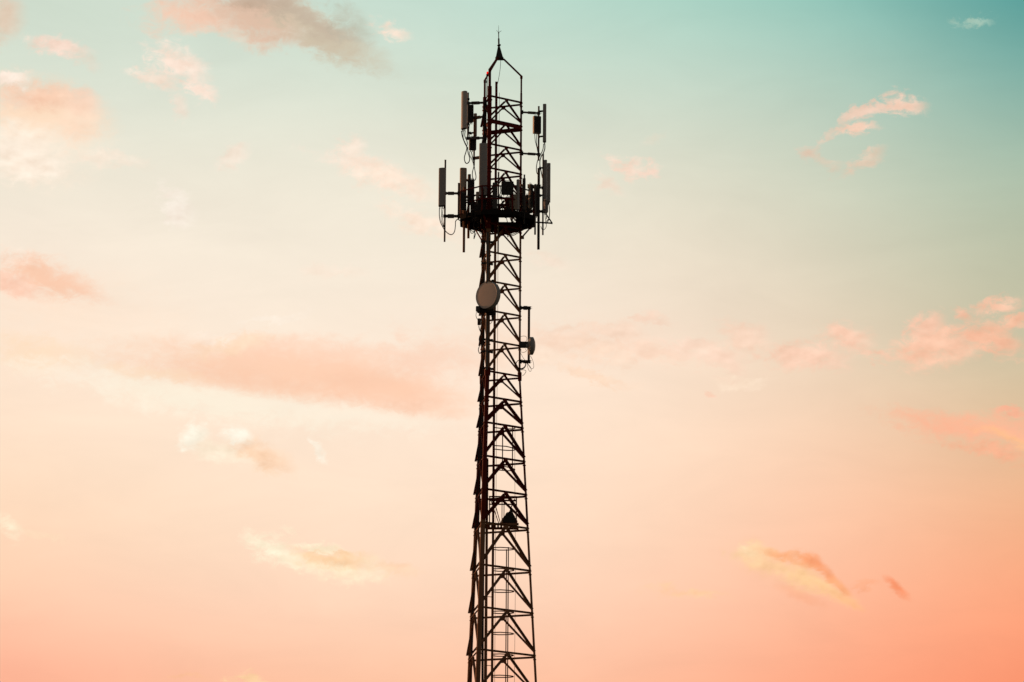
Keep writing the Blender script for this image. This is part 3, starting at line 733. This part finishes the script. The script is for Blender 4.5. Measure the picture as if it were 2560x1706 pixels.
# --- platform tier, middle
mount(1246.5, 432, 632, -.55, .030, 'slender pole through the platform just right of the ladder')
panel(1231, 1244, 457, 524, -1.35, 8, 'dark panel on the near railing between near leg and ladder', m=RADIO, nconn=3)
radio(1253, 1284, 455, 487, -1.35, 5, 'wide black radio box high on the near railing', t=.2)
radio(1274, 1298, 487, 525, -1.2, -8, 'dark brown radio box below the wide black one', t=.2, m=PALE)
panel(1291, 1300, 449, 527, -1.30, 25, 'grey panel strapped to the near railing left of right leg', m=RADOMEB, nconn=2)
panel(1306, 1315, 446, 527, -1.25, 25, 'dark slim panel just outside the right leg at railing height', m=RADIO, nconn=2)
radio(1176, 1190, 506, 546, .55, -20, 'low dark radio on the deck right of the thick red pole', t=.18)
radio(1202, 1222, 500, 540, .9, 10, 'dark radio behind the near leg on the far side of the deck', t=.2)
radio(1297, 1309, 470, 541, .95, -15, 'tall dark radio on the far railing behind the right leg', t=.2)
radio(1312, 1325, 488, 549, .75, 20, 'low dark radio on the far right corner of the deck', t=.2)
panel(1170, 1177, 436, 500, .95, 30, 'narrow dark panel on the far left railing behind the tall radio', m=RADIO, nconn=2)
radio(1150, 1164, 500, 548, .35, 10, 'low black radio at the left corner behind the thick red pole', t=.2)
radio(1185, 1200, 512, 549, -.95, -20, 'low black radio on the near left edge of the deck', t=.2, cables=((((1187, 552), (1184, 565), (1190, 573), (1196, 566)), .016), (((1193, 552), (1197, 560), (1204, 556)), .014)))
radio(1224, 1236, 492, 538, .8, 15, 'dark radio on the far railing just left of the ladder', t=.18, cables=((((1227, 541), (1226, 552), (1231, 560)), .014),))
radio(1262, 1280, 494, 540, 1.25, 5, 'dark radio on the far railing seen through the middle of the tower', t=.18, cables=((((1266, 543), (1269, 556), (1276, 561)), .014), (((1274, 543), (1280, 556), (1286, 552)), .014)))
mount(1204, 448, 560, -1.0, .030, 'thin pole against the near leg inside the left railing')
mount(1311, 438, 560, -1.05, .030, 'thin pole on the near railing right of the right leg', m=DARK)
# --- platform tier, right
radio(1320, 1332, 461, 522, -.9, 38, 'rounded dark radio with an orange sliver on the right railing', t=.14, m=PALE, side=RADIO)
radio(1334, 1349, 464, 541, -.30, 30, 'tall black radio in front of the thick right pole', t=.13)
mount(1338.2, 462, 587, -.70, .034, 'shortest of the three poles under the right of the platform')
mount(1347, 422, 624, -.25, .050, 'thick dark pole hanging lowest under the right of platform', ((1322, 466, -.25, .06),), m=DARK)
mount(1358, 386, 588, .10, .032, 'outer right pole carrying the pair of slim grey panels', ((1326, 470, .10, .05), (1326, 529, .10, .07)))
panel(1359.5, 1367.8, 400, 505, .05, 68, 'slim grey panel nearer the tower of the right pair', t=.12, m=RADOMEB, nconn=2)
panel(1368.5, 1376, 408, 507, .35, 72, 'outermost slim grey panel on the right side', t=.12, m=RADOMEB, nconn=2, cables=(
    (((1372, 510), (1374, 525), (1373, 545), (1369, 555), (1364, 560)), .018), (((1370, 510), (1367, 530), (1366, 548)), .018)))
radio(1357.5, 1369.5, 499, 533, .05, 40, 'grey radio hanging under the pair of slim right panels', m=RADOMEB, t=.12, cables=(
    (((1362, 536), (1364, 552), (1366, 565), (1362, 573), (1356, 575), (1352, 566)), .012),))
def stay():
    o = thing('support_bracket', P(1340, 557, .1), 'small triangular bracket poking out at the far right of the platform', 'bracket', None)
    b = MB(); b.bar(P(1340, 556, .1), P(1380, 558.5, .1), .05, .05); b.box(P(1379.5, 558.5, .1), .06, .06, .06); b.build('arm', DARK, o)
    b = MB(); b.bar(P(1366, 537, .1), P(1379.5, 557, .1), .045, .045); b.build('stay', DARK, o)
    b = MB(); b.bar(P(1364, 556, .1), P(1373, 546, .1), .025, .025); b.build('stay', DARK, o)
stay()

# ------------------------------------------------------------------ obstruction light
def lamp():
    c = P(1218.7, 188, .55)
    o = thing('obstruction_light', P(1216, 250, .55), 'glowing red warning lamp beside the near leg top', 'lamp')
    b = MB(); b.lathe(P(1218.8, 186, .55), (0, 0, 1), [(0, .036), (.05, .042), (.085, .036), (.105, .018), (.11, .002)], 16); b.build('lamp_glass', REDLAMP, o, True)
    b = MB(); b.lathe(P(1218.8, 191, .55), (0, 0, 1), [(0, .03), (.03, .055), (.075, .05)], 16); b.build('lamp_base', DARK, o, True)
    b = MB(); b.tube(P(1218, 190, .55), P(1216.8, 246, .55), .018); b.box(P(1217.3, 205, .55), .05, .05, .09); b.build('support_pipe', DARK, o, True)
lamp()

# ------------------------------------------------------------------ microwave dishes
def dish(cx, cy, rpx, dep, yaw, label, depth=.30, dome=.04, m=DISHF):
    c = P(cx, cy, dep); r = rpx / K(c); f = yawdir(R(yaw))
    o = thing('microwave_dish', c - Vector((0, 0, r)), label, 'dish antenna', 'round microwave dishes')
    b = MB(); b.lathe(c, f, [(dome, .001), (dome * .97, r * .25), (dome * .8, r * .55), (dome * .45, r * .82), (dome * .1, r * .97), (-.005, r * .975)], 48); b.build('radome', m, o, True)
    b = MB(); b.lathe(c, f, [(-.012, r * .93), (.012, r), (-depth * .55, r * 1.0), (-depth * .58, r * 1.03), (-depth * .62, r), (-depth * .8, r * .78), (-depth, r * .3), (-depth * 1.05, .08), (-depth * 1.3, .08)], 48); b.build('shroud', m if False else RADOMEB, o, True)
    return o, c, r, f
o, c, r, f = dish(1216, 738, 34.5, -1.35, -40.5, 'large round drum dish facing left on the near leg', .34, .010)
b = MB(); b.box(P(1213, 775, -1.05), .62, .16, .22, R(-10), .02); b.box(P(1228, 783, -.95), .34, .2, .16, R(-10), .02); b.tube(P(1232, 700, -.98), P(1232, 800, -.98), .05); b.build('mount_bracket', DARK, o)
b = MB(); b.box(P(1195.5, 773, -1.15), .15, .15, .21, R(-20), .015); b.build('radio_box', RADIO, o)
b = MB(); b.tube(P(1216.3, 704, -1.37), P(1216.3, 709, -1.37), .012); b.build('drain_plug', DARK, o)
for pts in (((1191, 781), (1190, 790), (1193, 798), (1199, 803)), ((1228, 790), (1231, 800), (1228, 808), (1222, 812))):
    b = MB(); b.path([P(*p, -1.1) for p in pts], .011, 6, 5); b.build('jumper_cable', CABLE, o, True)
o, c, r, f = dish(1331.5, 865.5, 22.5, -.10, 97, 'small domed dish facing right on its own side pole', .20, .10)
b = MB(); b.box(P(1310, 862.5, -.08), .32, .2, .22, 0, .02); b.tube(P(1322, 862.5, -.1), P(1331, 865, -.1), .05); b.build('radio_box', RADIO, o)
for pts in (((1301, 842), (1310, 840.5), (1316, 843), (1317, 850), (1313, 856)), ((1302, 880), (1309, 881.5), (1316, 878), (1313, 872)),
            ((1302, 884), (1308, 895), (1316, 907), (1321, 924), (1325, 929), (1328, 926), (1326, 918), (1318, 908)),
            ((1326, 890), (1332, 902), (1334.5, 915), (1333, 921), (1328, 922), (1322, 915), (1316, 906))):
    b = MB(); b.path([P(*p, -.15) for p in pts], .0085, 6, 5); b.build('jumper_cable', WIRE, o, True)
mount(1322.5, 769, 907, .12, .046, 'side pole holding the small right dish off the right leg', ((1301, 770, .1, .09), (1301, 904.5, .1, .075)), m=DARK)
# coil of spare cable tied to the right leg
b = MB()
cc = P(1302, 912, 0)
for j in range(5):
    pts = [cc + Vector((math.cos(a) * (.175 + .004 * j), -.09 + .02 * j, math.sin(a) * (.165 + .006 * j))) for a in [2 * math.pi * i / 24 for i in range(25)]]
    b.path(pts, .011, 6, 0)
b.path([P(1306, 940, -.05), P(1311, 936, -.05), P(1315, 928, -.05), P(1308, 925, -.05), P(1302, 926, -.05)], .010, 6, 5)
ob = b.build('cable_coil', CABLE, None, True); ob['label'] = 'round coil of spare black cable tied to the right leg'; ob['category'] = 'cable coil'

# small junction box with looping cables on the far left leg
jb = thing('junction_box', P(1198, 814, .2), 'small black box on the left edge just below the large dish', 'junction box')
b = MB(); b.box(P(1198, 805, -.2), .13, .12, .25, 0, .012); b.build('housing', RADIO, jb)
for pts in (((1197, 815), (1199, 825), (1203, 833), (1199, 842), (1198, 852), (1202, 862)), ((1201, 858), (1197, 870), (1196, 876), (1199, 884), (1203, 880)), ((1203, 815), (1201, 828), (1205, 840))):
    b = MB(); b.path([P(*p, -.2) for p in pts], .017, 6, 5); b.build('loop_cable', CABLE, jb, True)

# ------------------------------------------------------------------ feeder cables down the left side
CB = thing('cable_ladder', Vector((P(1213, 1700).x, DIST - .3, 0)), 'narrow vertical cable ladder inside the tower right of the near leg', 'cable ladder')
rails = []
for px0, px1 in ((1217.5, 1211), (1219.5, 1215.5)):
    p0, p1 = P(px0, 1150, -.35), P(px1, 1745, -.35)
    b = MB(); b.bar(p0, p1, .065, .055); b.build('rail', TOWERM, CB); rails.append((p0, p1))
n = 30
for i in range(n):
    a = rails[0][0].lerp(rails[0][1], i / n); c_ = rails[1][0].lerp(rails[1][1], i / n)
    if i % 2 == 0:
        b = MB(); b.bar(a + Vector((-.02, 0, 0)), c_ + Vector((.02, 0, 0)), .03, .12); b.build('rung', TOWERM, CB)
for i, yy in enumerate((1492, 1578, 1664)):
    b = MB(); b.tube(P(1216, yy, -.35), P(1231, yy + 1, -.25), .013); b.build('tie_bar', TOWERM, CB)
FC = 'feeder cables running down the left side of the tower'
for (pts, r, lab) in (
    (((1219, 575, -.55), (1219, 940, -.55), (1215, 1140, -.55), (1208, 1430, -.6), (1206, 1745, -.65)), .052, 'thick black feeder cable just right of the near leg'),
    (((1209.5, 575, .3), (1208.5, 940, .3), (1206, 1100, .3), (1203, 1180, .3)), .036, 'dark feeder cable down the gap left of the near leg'),
    (((1206, 578, .45), (1204.5, 760, .5), (1203.5, 942, .5), (1196, 1160, .6)), .032, 'outermost feeder cable along the far left leg'),
    (((1217.5, 1330, -.3), (1215.5, 1500, -.3), (1213.5, 1745, -.3)), .030, 'thin black feeder cable clipped to the cable ladder'),
    (((1208, 945, -.1), (1203, 1100, -.1), (1199, 1230, -.1), (1196.5, 1330, -.1), (1201, 1420, -.3), (1206, 1520, -.4)), .034, 'dark feeder cable crossing behind the near leg low down'),
    (((1202, 950, .35), (1197, 1120, .4), (1190, 1300, .45), (1183, 1500, .5), (1177, 1745, .6)), .034, 'feeder cable hugging the inside of the far left leg'),
    (((1213, 250, -.3), (1212, 420, -.3), (1211, 575, -.3)), .068, 'upper feeder cable bundle left of the near leg above platform')):
    wire('feeder_cable', [P(*p) for p in pts], r, lab, 'cable', CABLE, FC, 6)
# conduit with stand-off clips on the near side
cl = thing('conduit', P(1222, 945, -.9), 'square grey conduit on the near leg below the platform with stub clamps', 'conduit')
b = MB(); b.path([P(1219, 582, -.93), P(1218, 760, -.93), P(1216.5, 925, -.93)], .05, 8, 0); b.build('duct', TOWERM if False else STEEL, cl, True)
for py in (605, 660, 850, 880, 922):
    b = MB(); b.bar(P(1203, py - 2, -.85), P(1229, py + 1, -.85), .10, .06); b.box(P(1230, py + 1, -.85), .08, .08, .08); b.build('clamp', DARK, cl)

# ------------------------------------------------------------------ sack on the rest platform
sk = thing('sack', Vector((P(1272, 1318).x, DIST - .1, zf + .045)), 'dark bulging sack slumped on the small rest platform', 'sack')
base = Vector((P(1271.5, 1318).x, DIST - .1, zf + .046)); b = MB(); rings = []
for j, (h, rr_, ox) in enumerate(((0, .30, 0), (.04, .315, 0), (.14, .29, .005), (.26, .235, .02), (.36, .16, .045), (.45, .095, .07), (.52, .055, .085), (.57, .045, .09), (.62, .055, .095), (.64, .02, .095))):
    ring_ = []
    for i in range(20):
        a = 2 * math.pi * i / 20; w = 1 + .12 * math.sin(3 * a + j) * (1 - h) + .06 * math.sin(7 * a - 2 * j)
        ring_.append(base + Vector((ox + rr_ * w * math.cos(a), rr_ * w * .9 * math.sin(a), h)))
    rings.append(ring_)
b.ring_loft(rings); b.build('body', SACK, sk, True)
b = MB(); b.path([P(1276, 1283, -.1), P(1278, 1270, -.1), P(1282, 1258, -.1), P(1287, 1248, -.1)], .02, 6, 4); b.build('tie_rope', SACK, sk, True)
b = MB(); b.path([P(1262, 1294, -.12), P(1266, 1284, -.12), P(1271, 1282, -.12), P(1274, 1286, -.12)], .018, 6, 4); b.build('strap', SACK, sk, True)
